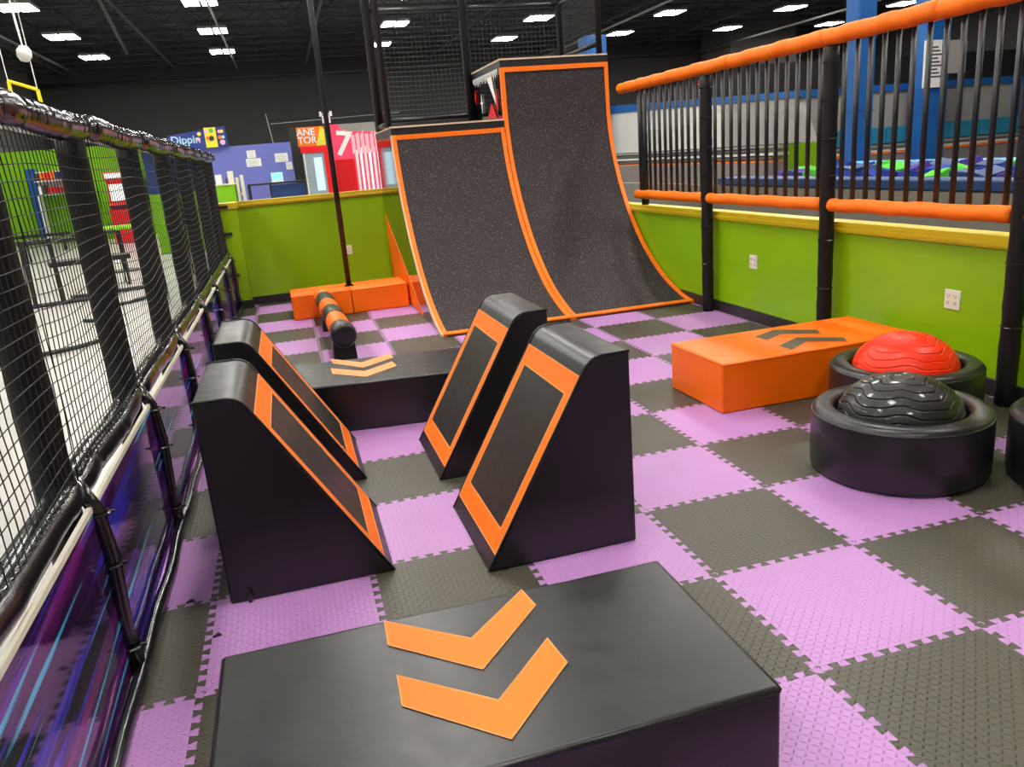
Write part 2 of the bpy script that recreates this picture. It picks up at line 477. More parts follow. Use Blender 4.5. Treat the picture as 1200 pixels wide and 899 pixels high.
# ------------------------------------------------------------------ wedges (toe at x=0, back at x=D, width along y)
def wedge(label, loc, rz, W, grp='black foam wedges', D=.637, H=.81, cat='foam wedge', tape='orange_tape'):
    t = thing('foam_wedge', label, cat, loc, rz)
    xs = .478 if D > .6 else D*.75
    r = .085; sl = math.atan2(H, xs)
    # rounded crown between slope and flat top
    poly = [(0, 0), (D, 0), (D, H)]
    c = Vector((xs + r*math.tan(sl/2), H - r))
    a0 = pi/2; a1 = pi/2 + sl
    for k in range(9):
        a = a0 + (a1-a0)*k/8; poly.append((c.x + r*cos(a), c.y + r*sin(a)))
    obj('body', prism(BM(), poly, 'y', 0, W), 'black_vinyl', t, bevel=.01)
    for yy in (.004, W-.004):
        pts = [(p[0], yy, p[1]) for p in poly[2:]] + [(0.004, yy, .004)]
        obj('piping', tube(BM(), pts, .0065, 6), 'black_vinyl', t, smooth=True)
    n = Vector((-sin(sl), 0, cos(sl))); d = Vector((cos(sl), 0, sin(sl)))
    def P(s, y, h=0): return Vector((0, y, 0)) + d*s + n*h
    s0, s1 = .075, (H-.075)/sin(sl); m = .012; bw = .058; bb = .09
    def slab(quad, h0, h1, bm=None):
        bm = bm or BM()
        A = [bm.verts.new(P(s, y, h0)) for s, y in quad]; B = [bm.verts.new(P(s, y, h1)) for s, y in quad]
        k = len(quad); bm.faces.new(A[::-1]); bm.faces.new(B)
        for i in range(k): bm.faces.new((A[i], A[(i+1) % k], B[(i+1) % k], B[i]))
        return bm
    o4 = [(s0, m), (s1, m), (s1, W-m), (s0, W-m)]; i4 = [(s0+bb, m+bw), (s1-bb, m+bw), (s1-bb, W-m-bw), (s0+bb, W-m-bw)]
    bm = BM()
    for i in range(4):
        j = (i+1) % 4; slab([o4[i], o4[j], i4[j], i4[i]], -.002, .0025, bm)
    bo = obj('orange_border', bm, tape, t)
    bm = BM()
    for q in (o4, i4):
        for i in range(4): tube(bm, [P(*q[i], .0028), P(*q[(i+1) % 4], .0028)], .0015, 4)
    obj('edge_stitching', bm, 'stitch', bo)
    obj('centre_panel', slab(i4, -.002, .002), 'centre_vinyl', t)
    return t
WW = .655
wedge('black wedge with orange-edged slope nearest on the right, above the front block', (-.783, .366, 0), .012, WW)
wedge('black wedge with orange-edged slope behind the nearest right one, under the ramp', (-.785, 1.372, 0), .0, WW)
wedge('black wedge nearest on the left beside the fence, slope facing right', (-1.127, .54+WW, 0), pi+.0, WW)
wedge('black wedge on the left behind another, slope facing right', (-1.133, 1.575+WW, 0), pi, WW)

# small strap tab under the near left wedge
o = obj('strap_tab', tube(BM(), [(-1.69, .53, .002), (-1.688, .523, .03), (-1.69, .528, .055)], [.008, .012, .005], 6), 'black_vinyl')
tag(o, 'small black strap tab poking out under the nearest left wedge', 'strap')

for (x, y), lab in (((-1.92, .63), 'small black scrap on the lilac tile by the fence'), ((-1.80, .335), 'small black scrap on the dark tile by the fence')):
    o = obj('floor_scrap', prism(BM(), [(-.014, -.01), (.016, -.004), (.004, .012)], 'z', 0, .008), 'black_rubber', loc=(x, y, 0)); tag(o, lab, 'scrap')
for z, lab in ((1.24, 'black strap joining fence end to the far wall, at its top'), (.92, 'black strap joining fence end to the far wall, middle one'), (.42, 'black strap joining fence end to the far wall, lowest')):
    o = obj('wall_strap', bx(-2.12, -1.985, 7.9, 7.932, z-.018, z+.018), 'black_rubber'); tag(o, lab, 'strap')
# ------------------------------------------------------------------ discs with balance domes
def disc(label, loc, R=.39, H=.312, rin=.285):
    t = thing('foam_ring', label, 'foam ring', loc)
    rc = .045
    prof = [(rin, .06)]
    prof += [(rin, H-.03)] + [(rin+.03-.03*cos(a), H-.03+.03*sin(a)) for a in (pi/6, pi/3, pi/2)]
    prof += [(R-rc+rc*sin(a), H-rc+rc*cos(a)) for a in [k*pi/12 for k in range(0, 7)]]
    prof += [(R+.002, H*.5), (R, .03), (R-.012, .006), (R-.03, 0), (0, 0), ]
    prof = [(0, .06)] + prof
    obj('cover', lathe(BM(), prof, 96), 'black_vinyl', t, smooth=True)
    bm = BM()
    N = 72
    tube(bm, [((R-.004)*cos(2*pi*k/N), (R-.004)*sin(2*pi*k/N), H-.03+.0015*sin(k*2.4)) for k in range(N+1)], .005, 6, False)
    obj('seam', bm, 'black_vinyl', t, smooth=True)
    return t
def dome(label, loc, mat, R=.272, top=.19, deep=.011):
    """half-ball with wavy raised terraces"""
    bm = BM(); nu, nv = 240, 220
    rows = []
    for j in range(nv+1):
        th = (pi/2)*j/nv
        row = []
        for i in range(nu):
            az = 2*pi*i/nu
            lvl = th/(pi/2)*7.6 + .42*sin(5*az + .6*sin(2*az)) * (.35+.65*j/nv) + .14*sin(11*az+1) * j/nv
            f = lvl - math.floor(lvl)
            g = 1/(1+math.exp(-(f-.07)*120)) - 1/(1+math.exp(-(f-.985)*120))   # groove
            flat = 1 if th > .22 else 0
            h = (g-1)*-deep*-1*flat + (1-f)*.0006*flat
            if th < .2: h = -.010*(1 - (th/.2)**3)
            r = R*sin(th); z = top*cos(th)
            row.append(bm.verts.new(((r + h*sin(th))*cos(az), (r + h*sin(th))*sin(az), z + h*cos(th))))
        rows.append(row)
    for a, b in zip(rows, rows[1:]):
        for i in range(nu):
            k = (i+1) % nu; bm.faces.new((a[i], b[i], b[k], a[k]))
    bmesh.ops.remove_doubles(bm, verts=bm.verts[:], dist=1e-6)
    o = obj('balance_dome', bm, mat, smooth=True, loc=loc)
    return tag(o, label, 'balance dome')
D1, D2, D3 = (1.286, .551), (1.83, 1.138), (1.94, .03)
disc('black vinyl ring holding the black rippled dome', D1 + (0,))
disc('black vinyl ring holding the red rippled dome', D2 + (0,))
disc('black vinyl ring cut off by the right edge of the picture', D3 + (0,))
dome('glossy black rippled balance dome resting in a black ring', D1 + (.262,), 'dome_black')
dome('bright red rippled balance dome resting in a black ring', D2 + (.262,), 'red_rubber', top=.205, deep=.006)

# ------------------------------------------------------------------ striped log
lg = thing('balance_log', 'round padded balance log striped black and orange on black feet', 'balance log', (-1.02, 4.18, 0), .027)
LR, LZ = .094, .245
def cyl_y(y0, y1, r, bulge=.004, seg=40):
    bm = BM(); pts = []; rr = []
    for k in range(7):
        f = k/6; pts.append((0, y0+(y1-y0)*f, LZ)); rr.append(r + bulge*sin(pi*f) - (.005 if k in (0, 6) else 0))
    return tube(bm, pts, rr, seg)
pts = [(0, 0, LZ), (0, .004, LZ), (0, .03, LZ), (0, .08, LZ), (0, .15, LZ), (0, .22, LZ), (0, .28, LZ)]
obj('end_cap', tube(BM(), pts, [.07, .092, .104, .107, .105, .1, .096], 40), 'black_vinyl', lg, smooth=True)
ys = [.47, .93, 1.33, 1.82, 2.29, 2.38]
for i, (a, b) in enumerate(zip([.28, .78, 1.22, 1.62, 2.08], [.78, 1.22, 1.62, 2.08, 2.40])):
    if i < 5: obj('band', cyl_y(a, b, LR), 'orange_vinyl' if i % 2 == 0 else 'black_vinyl', lg, smooth=True)
for y0, y1, w in ((.16, .36, .09), (1.55, 1.75, .075)):
    bm = BM(); prism(bm, [(-w-.01, 0), (w+.01, 0), (w, .2), (-w, .2)], 'y', y0, y1)
    obj('foot', bm, 'black_vinyl', lg, bevel=.01)

# ------------------------------------------------------------------ quarter pipes
prof = [(4.70, .02), (4.85, .045), (5.0, .085), (5.2, .155), (5.4, .245), (5.6, .365), (5.8, .51), (6.0, .69), (6.15, .86), (6.3, 1.06), (6.42, 1.26), (6.52, 1.47), (6.59, 1.68), (6.63, 1.87), (6.645, 2.1), (6.65, 2.5)]
def smooth_prof(zmax):
    out = []
    P = [p for p in prof]
    for i in range(len(P)-1):
        p0 = P[max(i-1, 0)]; p1 = P[i]; p2 = P[i+1]; p3 = P[min(i+2, len(P)-1)]
        for k in range(4):
            t = k/4
            q = [.5*((2*p1[a]) + (-p0[a]+p2[a])*t + (2*p0[a]-5*p1[a]+4*p2[a]-p3[a])*t*t + (-p0[a]+3*p1[a]-3*p2[a]+p3[a])*t**3) for a in (0, 1)]
            if q[1] < zmax: out.append(tuple(q))
    # close at zmax
    for i in range(len(P)-1):
        if P[i][1] <= zmax <= P[i+1][1]:
            f = (zmax-P[i][1])/(P[i+1][1]-P[i][1]); out.append((P[i][0]+(P[i+1][0]-P[i][0])*f, zmax)); break
    return out
def strip(bm, pr, x0, x1, h0, h1):
    """a band that follows the curve between x0 and x1, from height h0 to h1 above it"""
    rows = []
    for i, p in enumerate(pr):
        a = Vector(pr[max(i-1, 0)]); b = Vector(pr[min(i+1, len(pr)-1)]); d = (b-a).normalized(); n = Vector((-d.y, d.x))
        lo = Vector(p) + n*h0; hi = Vector(p) + n*h1
        rows.append([bm.verts.new(q) for q in ((x0, lo.x, lo.y), (x1, lo.x, lo.y), (x1, hi.x, hi.y), (x0, hi.x, hi.y))])
    for a, b in zip(rows, rows[1:]):
        for k in range(4): bm.faces.new((a[k], a[(k+1) % 4], b[(k+1) % 4], b[k]))
    bm.faces.new(rows[0][::-1]); bm.faces.new(rows[-1]); return bm
YB = 8.1
def quarter_pipe(name, label, x0, x1, zt, left_art):
    t = thing(name, label, 'ramp', ((x0+x1)/2, 4.7, 0)); ox, oy = (x0+x1)/2, 4.7
    pr = smooth_prof(zt); L = lambda p: p
    def add(n, bm, mat, **k):
        bmesh.ops.translate(bm, verts=bm.verts[:], vec=(-ox, -oy, 0)); return obj(n, bm, mat, k.pop('parent', t), **k)
    g = .004
    add('riding_surface', strip(BM(), pr, x0+.03, x1-.03, -.03, 0), 'ramp_carpet', smooth=False)
    # frame underneath
    poly = [(4.70, 0)] + [(p[0]+.012, max(p[1]-.03, 0)) for p in pr] + [(YB, zt-.0), (YB, 0)]
    # side skins
    for xa, xb, nm in ((x0+g, x0+.02, 'side_panel'), (x1-.02, x1-g, 'side_panel')):
        add(nm, prism(BM(), poly, 'x', xa, xb), 'mirror_black')
    for xa, xb in ((x0, x0+.045), (x1-.045, x1)):
        add('edge_trim', strip(BM(), pr, xa, xb, -.045, .012), 'orange_tape', smooth=False)
    if left_art: add('plywood_lip', strip(BM(), pr, x0-.012, x0, -.04, .004), 'wood_edge')
    top, bot = pr[-1], pr[0]
    add('top_trim', bx(x0+.045, x1-.045, top[0]-.014, top[0]+.01, zt-.05, zt), 'orange_tape')
    add('bottom_trim', strip(BM(), pr[:3], x0+.045, x1-.045, -.02, .011), 'orange_tape')
    # platform
    dk = add('platform', bx(x0, x1, top[0]+.0, YB, zt, zt+.075), 'black_metal')
    e = bx(x0-.004, x1, top[0]-.008, top[0]+.02, zt+.075, zt+.092); box(e, x0-.004, x0+.03, top[0]+.02, YB, zt+.075, zt+.092)
    add('plywood_edge', e, 'wood_edge', parent=dk)
    return t, add
XM = 1.165
rl, addl = quarter_pipe('quarter_pipe', 'lower quarter pipe ramp with flecked black surface and orange trim', -.106, XM, 1.87, True)
# orange wedge graphic and dark overlay on its left side
addl('side_graphic', prism(BM(), [(8.09, .97), (8.09, .02), (5.8, .02)], 'x', -.1065, -.101), 'orange_gloss')
rr_, addr = quarter_pipe('quarter_pipe', 'tall quarter pipe ramp with flecked black surface and orange trim', XM+.009, 2.45, 2.5, False)
for nm, poly, mt in (('white_spike', [(7.23, 2.45), (7.03, 2.45), (6.86, 2.10)], 'white'), ('red_shape', [(7.32, 2.0), (7.1, 2.16), (6.9, 1.99)], 'red'),
                     ('red_shape', [(6.88, 2.3), (6.8, 2.12), (6.84, 2.06), (6.9, 2.14)], 'red'), ('red_shape', [(7.9, 2.3), (7.82, 2.38), (7.84, 2.2)], 'red'),
                     ('white_spike', [(7.56, 2.3), (7.54, 2.21), (7.47, 2.2), (7.54, 2.19), (7.56, 2.08), (7.58, 2.19), (7.64, 2.2), (7.58, 2.21)], 'white')):
    addr(nm, prism(BM(), poly, 'x', XM-.003, XM+.004), mt)
bm = BM()
for k in range(16):
    y = 6.75 + k*.075; prism(bm, [(y, 2.5), (y+.05, 2.5), (y+.02, 2.44 - .05*((k*7) % 5)/5)], 'x', XM-.003, XM+.004)
addr('drip_graphic', bm, 'white')

# net cage over the platforms
cage = thing('net_cage', 'black steel cage with square netting standing on the ramp platforms', 'cage', (1.1, 8.0, 1.96))
def addc(n, bm, mat, **k):
    bmesh.ops.translate(bm, verts=bm.verts[:], vec=(-1.1, -8.0, -1.96)); return obj(n, bm, mat, cage, **k)
def post(x, y, z0, z1, r=.045): return tube(BM(), [(x, y, z0), (x, y, z1)], r, 12)
ZT = 5.6
for x, y, z0, r in ((-.05, 8.02, 1.97, .055), (-.055, 7.15, 1.97, .035), (1.13, 8.02, 1.97, .05), (2.40, 8.02, 2.6, .05), (2.41, 6.78, 2.6, .035)):
    addc('post', post(x, y, z0, ZT, r), 'black_metal', smooth=True)
for a, b, z in (((-.05, 8.02), (1.13, 8.02), 2.09), ((-.05, 8.02), (1.13, 8.02), 3.35), ((1.13, 8.02), (2.4, 8.02), 3.35), ((2.4, 8.02), (2.41, 6.78), 2.72),
                ((2.4, 8.02), (2.41, 6.78), 3.35), ((-.05, 8.02), (2.4, 8.02), 5.55), ((-.05, 8.02), (-.055, 7.15), 2.02)):
    addc('crossbar', tube(BM(), [a+(z,), b+(z,)], .028, 10), 'black_metal', smooth=True)
def net(p0, p1, z0, z1, sp=.056, r=.0026, sag=.01):
    bm = BM(); L = (Vector(p1)-Vector(p0)).length; n = int(L/sp)
    P = lambda f, z: (p0[0]+(p1[0]-p0[0])*f, p0[1]+(p1[1]-p0[1])*f, z)
    for i in range(n+1):
        f = i/n; tube(bm, [P(f, z0), P(f, z1)], r, 3, False)
    for j in range(int((z1-z0)/sp)+1):
        z = z0+j*sp; tube(bm, [P(k/6, z - sag*sin(pi*k/6)) for k in range(7)], r, 3, False)
    return bm
addc('netting', net((-.05, 8.0), (1.13, 8.0), 2.1, 5.5), 'net_wire')
addc('netting', net((1.13, 8.0), (2.4, 8.0), 2.6, 5.5), 'net_wire')
addc('netting', net((2.4, 8.0), (2.41, 6.78), 2.74, 5.5), 'net_wire')

# tall thin pole between the far orange blocks
pl = thing('net_pole', 'tall thin black pole rising from between the far orange blocks', 'pole', (-.756, 6.92, .27))
obj('tube', tube(BM(), [(0, 0, .012), (0, 0, 5.6)], .03, 12), 'black_metal', pl, smooth=True)
obj('base_plate', bx(-.05, .05, -.05, .05, 0, .012), 'black_metal', pl)
for s in (-1, 1):
    bm = BM(); box(bm, s*.055-.012, s*.055+.012, -.03, .0, 1.86, 1.91); box(bm, s*.035-.008, s*.035+.008, -.03, 0, 1.79, 1.87)
    box(bm, min(0, s*.06), max(0, s*.06), -.01, 0, 1.88, 1.89)
    obj('bracket', bm, 'white', pl)

# ------------------------------------------------------------------ right railing
rail = thing('padded_railing', 'black bar railing with orange padded top and middle rails above the green wall', 'railing', (2.38, 2.5, 0))
def addr2(n, bm, mat, **k):
    bmesh.ops.translate(bm, verts=bm.verts[:], vec=(-2.38, -2.5, 0)); return obj(n, bm, mat, rail, **k)
posts = [-.62, .99, 2.59, 4.30, 5.86]
for i, y in enumerate(posts):
    r = .053 if i < 4 else .042
    bm = BM(); N = 26
    px, pz = (2.385, 0) if i < 4 else (2.50, .925)
    tube(bm, [(px, y, pz + (2.1-pz)*k/N) for k in range(N+1)], [r*(1 + .035*sin(k*2.1) + (-.05 if k % 6 == 0 else 0)) for k in range(N+1)], 16)
    po = addr2('post', bm, 'black_foam', smooth=True)
    for z in (1.25, 1.5, 1.75, 2.0, .8, .45) if i < 4 else ():
        bm = BM(); tube(bm, [(2.385 + (r+.003)*cos(a), y + (r+.003)*sin(a), z) for a in [2*pi*k/16 for k in range(17)]], .003, 4, False)
        box(bm, 2.385-r-.012, 2.385-r, y-.004, y+.004, z-.004, z+.004)
        bmesh.ops.translate(bm, verts=bm.verts[:], vec=(-2.38, -2.5, 0)); obj('cable_tie', bm, 'black_gloss', po)
def padded(p0, p1, r, seg=20, joints=()):
    bm = BM(); n = 40; pts = []; rr = []
    p0, p1 = Vector(p0), Vector(p1)
    for k in range(n+1):
        f = k/n; pts.append(p0.lerp(p1, f) + Vector((0, 0, .003*sin(f*19))))
        rr.append(r*(1 + .03*sin(f*33) + .02*sin(f*71)) * (.93 if k in (0, n) else 1))
    return tube(bm, pts, rr, seg)
for y0, y1 in ((-.62, .55), (.56, 1.62), (1.63, 2.62), (2.63, 3.85), (3.86, 5.25), (5.26, 6.15)):
    addr2('top_rail', padded((2.38, y0, 2.165), (2.38, y1-.004, 2.165), .056), 'orange_foam', smooth=True)
for a, b in zip(posts, posts[1:]):
    addr2('middle_rail', padded((2.38, a+.055, 1.05), (2.38, b-.055, 1.05), .046), 'orange_foam', smooth=True)
    n = 13
    for k in range(1, n):
        y = a + (b-a)*k/n
        bm = tube(BM(), [(2.40 + random.uniform(-.003, .003), y, 1.03), (2.40, y + random.uniform(-.004, .004), 2.13)], .0165, 8)
        addr2('bar', bm, 'black_metal', smooth=True)

# ------------------------------------------------------------------ left net fence
FX = -2.08
fence = thing('net_fence', 'black netted fence with padded posts and printed purple lower boards', 'fence', (FX, 2.5, 0))
def addf(n, bm, mat, **k):
    par = k.pop('parent', fence)
    bmesh.ops.translate(bm, verts=bm.verts[:], vec=(-FX, -2.5, 0)); return obj(n, bm, mat, par, **k)
fp = [-1.05, .18, 1.36, 2.68, 4.08, 5.3, 6.65, 7.85]
for y in fp:
    bm = BM(); N = 20
    tube(bm, [(FX-.06, y, .05 + 1.74*k/N) for k in range(N+1)], [.058*(1+.03*sin(k*1.9)) for k in range(N+1)], 14)
    addf('post', bm, 'black_foam', smooth=True)
# lower corner posts wrapped in vinyl and ties in front of the boards
for y in fp[1:]:
    bm = BM(); tube(bm, [(FX-.01, y, .72), (FX+.035, y, .62), (FX+.045, y+.01, .45), (FX+.04, y, .2), (FX+.045, y+.006, .02)], [.026, .024, .027, .024, .03], 10)
    st = addf('lower_strut', bm, 'black_gloss', smooth=True)
    for z in (.6, .42, .12):
        bm = BM(); tube(bm, [(FX+.044+.031*cos(a), y+.031*sin(a), z) for a in [2*pi*k/12 for k in range(13)]], .004, 4, False)
        box(bm, FX+.07, FX+.09, y-.004, y+.004, z-.004, z+.004)
        addf('cable_tie', bm, 'black_gloss', parent=st)
def wrapped(y0, y1, x, z, r):
    bm = BM(); n = int((y1-y0)/.035); pts = []; rr = []
    for k in range(n+1):
        y = y0+(y1-y0)*k/n
        near = min(abs(y-q) for q in fp)
        d = (y*2.35) % 1.0
        pts.append((x + .004*sin(y*9), y, z + .006*sin(y*5.1))); rr.append(r*(1 - .10*math.exp(-(min(d, 1-d)/.035)**2) - .25*math.exp(-(near/.05)**2) + .02*sin(y*23)))
    return tube(bm, pts, rr, 18)
addf('top_rail', wrapped(-1.6, 7.9, FX, 1.81, .056), 'black_gloss', smooth=True)
addf('lower_rail', wrapped(-1.6, 7.9, FX-.024, .682, .053), 'black_gloss', smooth=True)
addf('bottom_rail', wrapped(-1.6, 7.9, FX+.06, .035, .024), 'black_gloss', smooth=True)
for a, b in zip(fp, fp[1:]):
    p = addf('printed_board', bx(FX+.018, FX+.03, a+.012, b-.012, .03, .615), 'streak_print')
    addf('board_edge', bx(FX+.018, FX+.033, a+.02, b-.02, .615, .633), 'cream', parent=p)
# netting per bay
SP = .045
for bi, (a, b) in enumerate(zip(fp, fp[1:])):
    bm = BM(); z0, z1 = .715, 1.79
    def NP(y, z):
        f = (z-z0)/(z1-z0)
        return (FX + .012 + .012*sin(y*3.1+bi)*sin(pi*f), y + .006*sin(z*5+y*2), z)
    nz = int((z1-z0)/SP); ny = int((b-a)/SP)
    for i in range(ny+1):
        y = a + (b-a)*i/ny
        tube(bm, [NP(y + .01*sin(k*1.3 + i*.4), z0+(z1-z0)*k/10) for k in range(11)], .002, 3, False)
    for j in range(nz+1):
        z = z0 + j*SP
        pts = []
        for i in range(ny+1):
            y = a + (b-a)*i/ny; f = (z-z0)/(z1-z0)
            pts.append(NP(y, z + (.010*sin(y*4.3+.25*j) - .02*sin(pi*i/ny)*sin(pi*f)) * (1 if 0 < j < nz else 0)))
        tube(bm, pts, .002, 3, False)
    addf('netting', bm, 'net_black')
bm = BM()   # lacing cord that ties the net over the top rail
n = 105
for k in range(n):
    y = -1.3 + k*.0874
    tube(bm, [(FX + .0575*cos(a), y + .01*a, 1.81 + .0575*sin(a)) for a in (-.5, .2, .9, 1.6, 2.3, 3.0)], .0025, 3, False)
addf('lacing', bm, 'net_black', kind=None)

# ------------------------------------------------------------------ reception behind the far wall
Y = 12.0
struct('wall_back', bx(-2.55, -1.08, Y, Y+.08, 0, 2.07), 'purple_wall')
struct('wall_back', bx(-1.07, .9, Y+.10, Y+.2, 0, 2.3), 'black_paint')
def notice(x0, x1, z0, z1, lab):
    t = thing('paper_notice', lab, 'notice', ((x0+x1)/2, Y, (z0+z1)/2))
    w, h = (x1-x0)/2, (z1-z0)/2
    obj('sheet', bx(-w, w, -.006, 0, -h, h), 'white', t)
    bm = BM()
    for k in range(4):
        z = h*.6 - k*h*.4; box(bm, -w*.75, w*.75*(1 if k % 2 else .8), -.0075, -.006, z-h*.08, z+h*.08)
    obj('print_lines', bm, 'grey_notice', t)
notice(-1.80, -1.66, 1.86, 1.98, 'small white notice, upper of the two in the middle of the lavender wall')
notice(-1.83, -1.59, 1.72, 1.85, 'wide white notice, lower of the two in the middle of the lavender wall')
notice(-1.36, -1.15, 1.76, 1.90, 'wide white notice near the right end of the lavender wall')
notice(-1.20, -1.10, 1.63, 1.75, 'small square notice lowest at the right end of the lavender wall')
# candy banner
bn = thing('hanging_banner', 'blue banner with script lettering and a yellow block above the lavender wall', 'banner', (-2.5, Y-.06, 2.24), 0)
bn.rotation_euler = (0, radians(0), 0)
obj('backing', prism(BM(), [(-.46, -.19), (.44, -.165), (.42, .15), (-.46, .05)], 'y', 0, .02), 'banner_blue', bn)
obj('yellow_block', bx(.10, .28, -.012, 0, -.17, .14), 'banner_yellow', bn)
text('lettering', 'Dippin', .17, 'banner_cyan', bn, (-.2, -.01, -.03), (pi/2, 0, 0), .003)
for k, (x, z, mt, r) in enumerate(((.14, .08, 'pink', .03), (.21, .09, 'green_foam', .035), (.20, -.03, 'slot', .04), (.14, -.02, 'orange_tape', .025), (.02, .05, 'banner_yellow', .03), (.0, -.03, 'pink', .025),
                             (.33, .07, 'pink', .025), (.37, .07, 'banner_yellow', .028), (.33, -.02, 'orange_tape', .03), (.38, -.02, 'banner_cyan', .025), (.36, -.1, 'pink', .04))):
    obj('coloured_ball', tube(BM(), [(x, -.02, z), (x, -.012, z)], r, 16), mt, bn)
# green cabinet with papers
gc = thing('storage_cabinet', 'lime green cabinet at the left end of the lavender wall', 'cabinet', (-2.13, 11.0, 0))
obj('body', bx(-.16, .12, -.2, .2, 0, 1.47), 'lime', gc, bevel=.006)
obj('top_board', bx(-.17, .13, -.21, .21, 1.47, 1.49), 'cream', gc)
obj('side_rack', box(box(bx(.14, .18, -.15, .15, 0, 1.57), .21, .25, -.15, .15, 0, 1.60), .14, .25, -.1, .1, 1.3, 1.34), 'cream', gc)
for k, (x, w, h, mt, lab) in enumerate(((-.11, .09, .14, 'white', 'white leaflet stack standing on the lime cabinet, left end'), (.0, .03, .10, 'slot', 'small dark bottle standing on the lime cabinet'), (.07, .08, .18, 'cream', 'tall cream folder standing on the lime cabinet, right end'))):
    if mt == 'slot': o = obj('bottle', lathe(BM(), [(0, 0), (w/2, 0), (w/2, h*.7), (w*.2, h*.8), (w*.2, h), (0, h)], 12), 'slot', loc=(-2.13+x, 11.0, 1.49))
    else: o = obj('paper_stack', bx(-w/2, w/2, -.06, .06, 0, h), mt, loc=(-2.13+x, 11.0, 1.49), bevel=.004)
    tag(o, lab, 'bottle' if mt == 'slot' else 'papers')
# tall desk
dk = thing('counter_desk', 'black high desk in front of the lavender wall', 'desk', (-1.35, 10.6, 0))
obj('desk_top', bx(-.46, .38, -.3, .3, 1.43, 1.455), 'black_metal', dk)
for x in (-.45, -.14): obj('leg', bx(x-.012, x+.012, -.29, -.265, 0, 1.43), 'black_metal', dk)
for x in (-.45, .36): obj('leg', bx(x-.012, x+.012, .265, .29, 0, 1.43), 'black_metal', dk)
obj('modesty_panel', bx(-.13, .37, -.28, -.26, .7, 1.42), 'navy_pad', dk) 
lt = thing('tablet_screen', 'tablet with turquoise screen standing on the black desk', 'tablet', (-1.37, 10.5, 1.455))
obj('stand', bx(-.09, .09, -.03, .05, 0, .012), 'white', lt)
obj('casing', prism(BM(), [(-.01, .01), (.0, .01), (.03, .14), (.02, .14)], 'x', -.085, .085), 'white', lt)
obj('display', prism(BM(), [(-.0105, .035), (-.0085, .035), (.0175, .134), (.0155, .134)], 'x', -.078, .078), 'screen', lt)
# red framed glass machine with sign
rm = thing('prize_machine', 'glass prize machine with thick red frame under an orange sign', 'machine', (-.75, 11.6, 0))
obj('cabinet', bx(-.17, .24, 0, .5, 0, 1.95), 'dark_grey', rm)
bm = BM(); box(bm, -.19, .25, -.03, 0, 1.86, 1.96); box(bm, .17, .25, -.03, 0, 0, 1.86)
obj('red_frame', bm, 'red', rm, bevel=.006)
obj('glass_door', bx(-.16, .17, -.012, -.002, .6, 1.86), 'glass', rm)
obj('price_sheet', bx(.0, .13, -.02, -.012, 1.25, 1.78), 'pale_blue', rm)
obj('door_rail', bx(-.16, -.14, -.03, -.012, .6, 1.86), 'cream', rm)
sg = thing('wall_sign', 'orange and yellow sign with white capitals above the red machine', 'sign', (-.73, Y+.1, 2.14))
obj('board', bx(-.22, .24, -.01, .015, -.16, .15), 'orange_tape', sg)
obj('yellow_flash', prism(BM(), [(.08, -.16), (.24, -.16), (.24, .1), (.18, .15)], 'y', -.014, -.01), 'banner_yellow', sg)
text('lettering', 'ANE', .155, 'white', sg, (-.07, -.016, .065), (pi/2, 0, 0), .003)
text('lettering', 'TOR', .155, 'white', sg, (-.06, -.016, -.065), (pi/2, 0, 0), .003)
# large pink poster wall
pp = thing('printed_poster', 'large red and pink poster with a white 7 beside the ramp', 'poster', (0, Y+.08, 0))
obj('sheet', bx(-.42, .62, -.01, .02, .9, 2.3), 'magenta', pp)
obj('red_field', bx(-.38, -.05, -.014, -.01, .9, 1.72), 'red', pp)
obj('grey_corner', prism(BM(), [(-.25, 2.3), (.5, 2.3), (.5, 2.12), (-.2, 2.2)], 'y', -.014, -.01), 'grey_panel', pp)
for k in range(6):
    x = -.02 + k*.075; obj('pale_stripe', prism(BM(), [(x, .9), (x+.035, .9), (x+.045, 1.86+.03*(k % 3)), (x, 1.86+.03*(k % 2))], 'y', -.016, -.012), 'pale_blue' if k % 2 else 'white', pp)
for k in range(6):
    x = -.06 + k*.08; obj('pink_stripe', prism(BM(), [(x, 1.8), (x+.06, 1.8), (x+.06, 2.12+.03*(k % 3)), (x, 2.1+.02*(k % 2))], 'y', -.018, -.014), 'pink', pp)
obj('blue_edge', bx(.40, .62, -.02, -.016, .9, 2.02), 'pale_blue', pp)
text('lettering', '7', .56, 'white', pp, (-.2, -.022, 1.96), (pi/2, radians(8), 0), .004)
# hanging frame rail over reception
fr = thing('hanging_rail', 'thin pale metal rail above the reception posters', 'rail', (0, 11.6, 2.37))
obj('rail', tube(BM(), [(-1.35, 0, -.02), (.75, 0, .03)], .006, 6), 'pale_pipe', fr)
obj('upright', tube(BM(), [(-1.35, 0, -.32), (-1.4, 0, .14)], .007, 6), 'pale_pipe', fr)

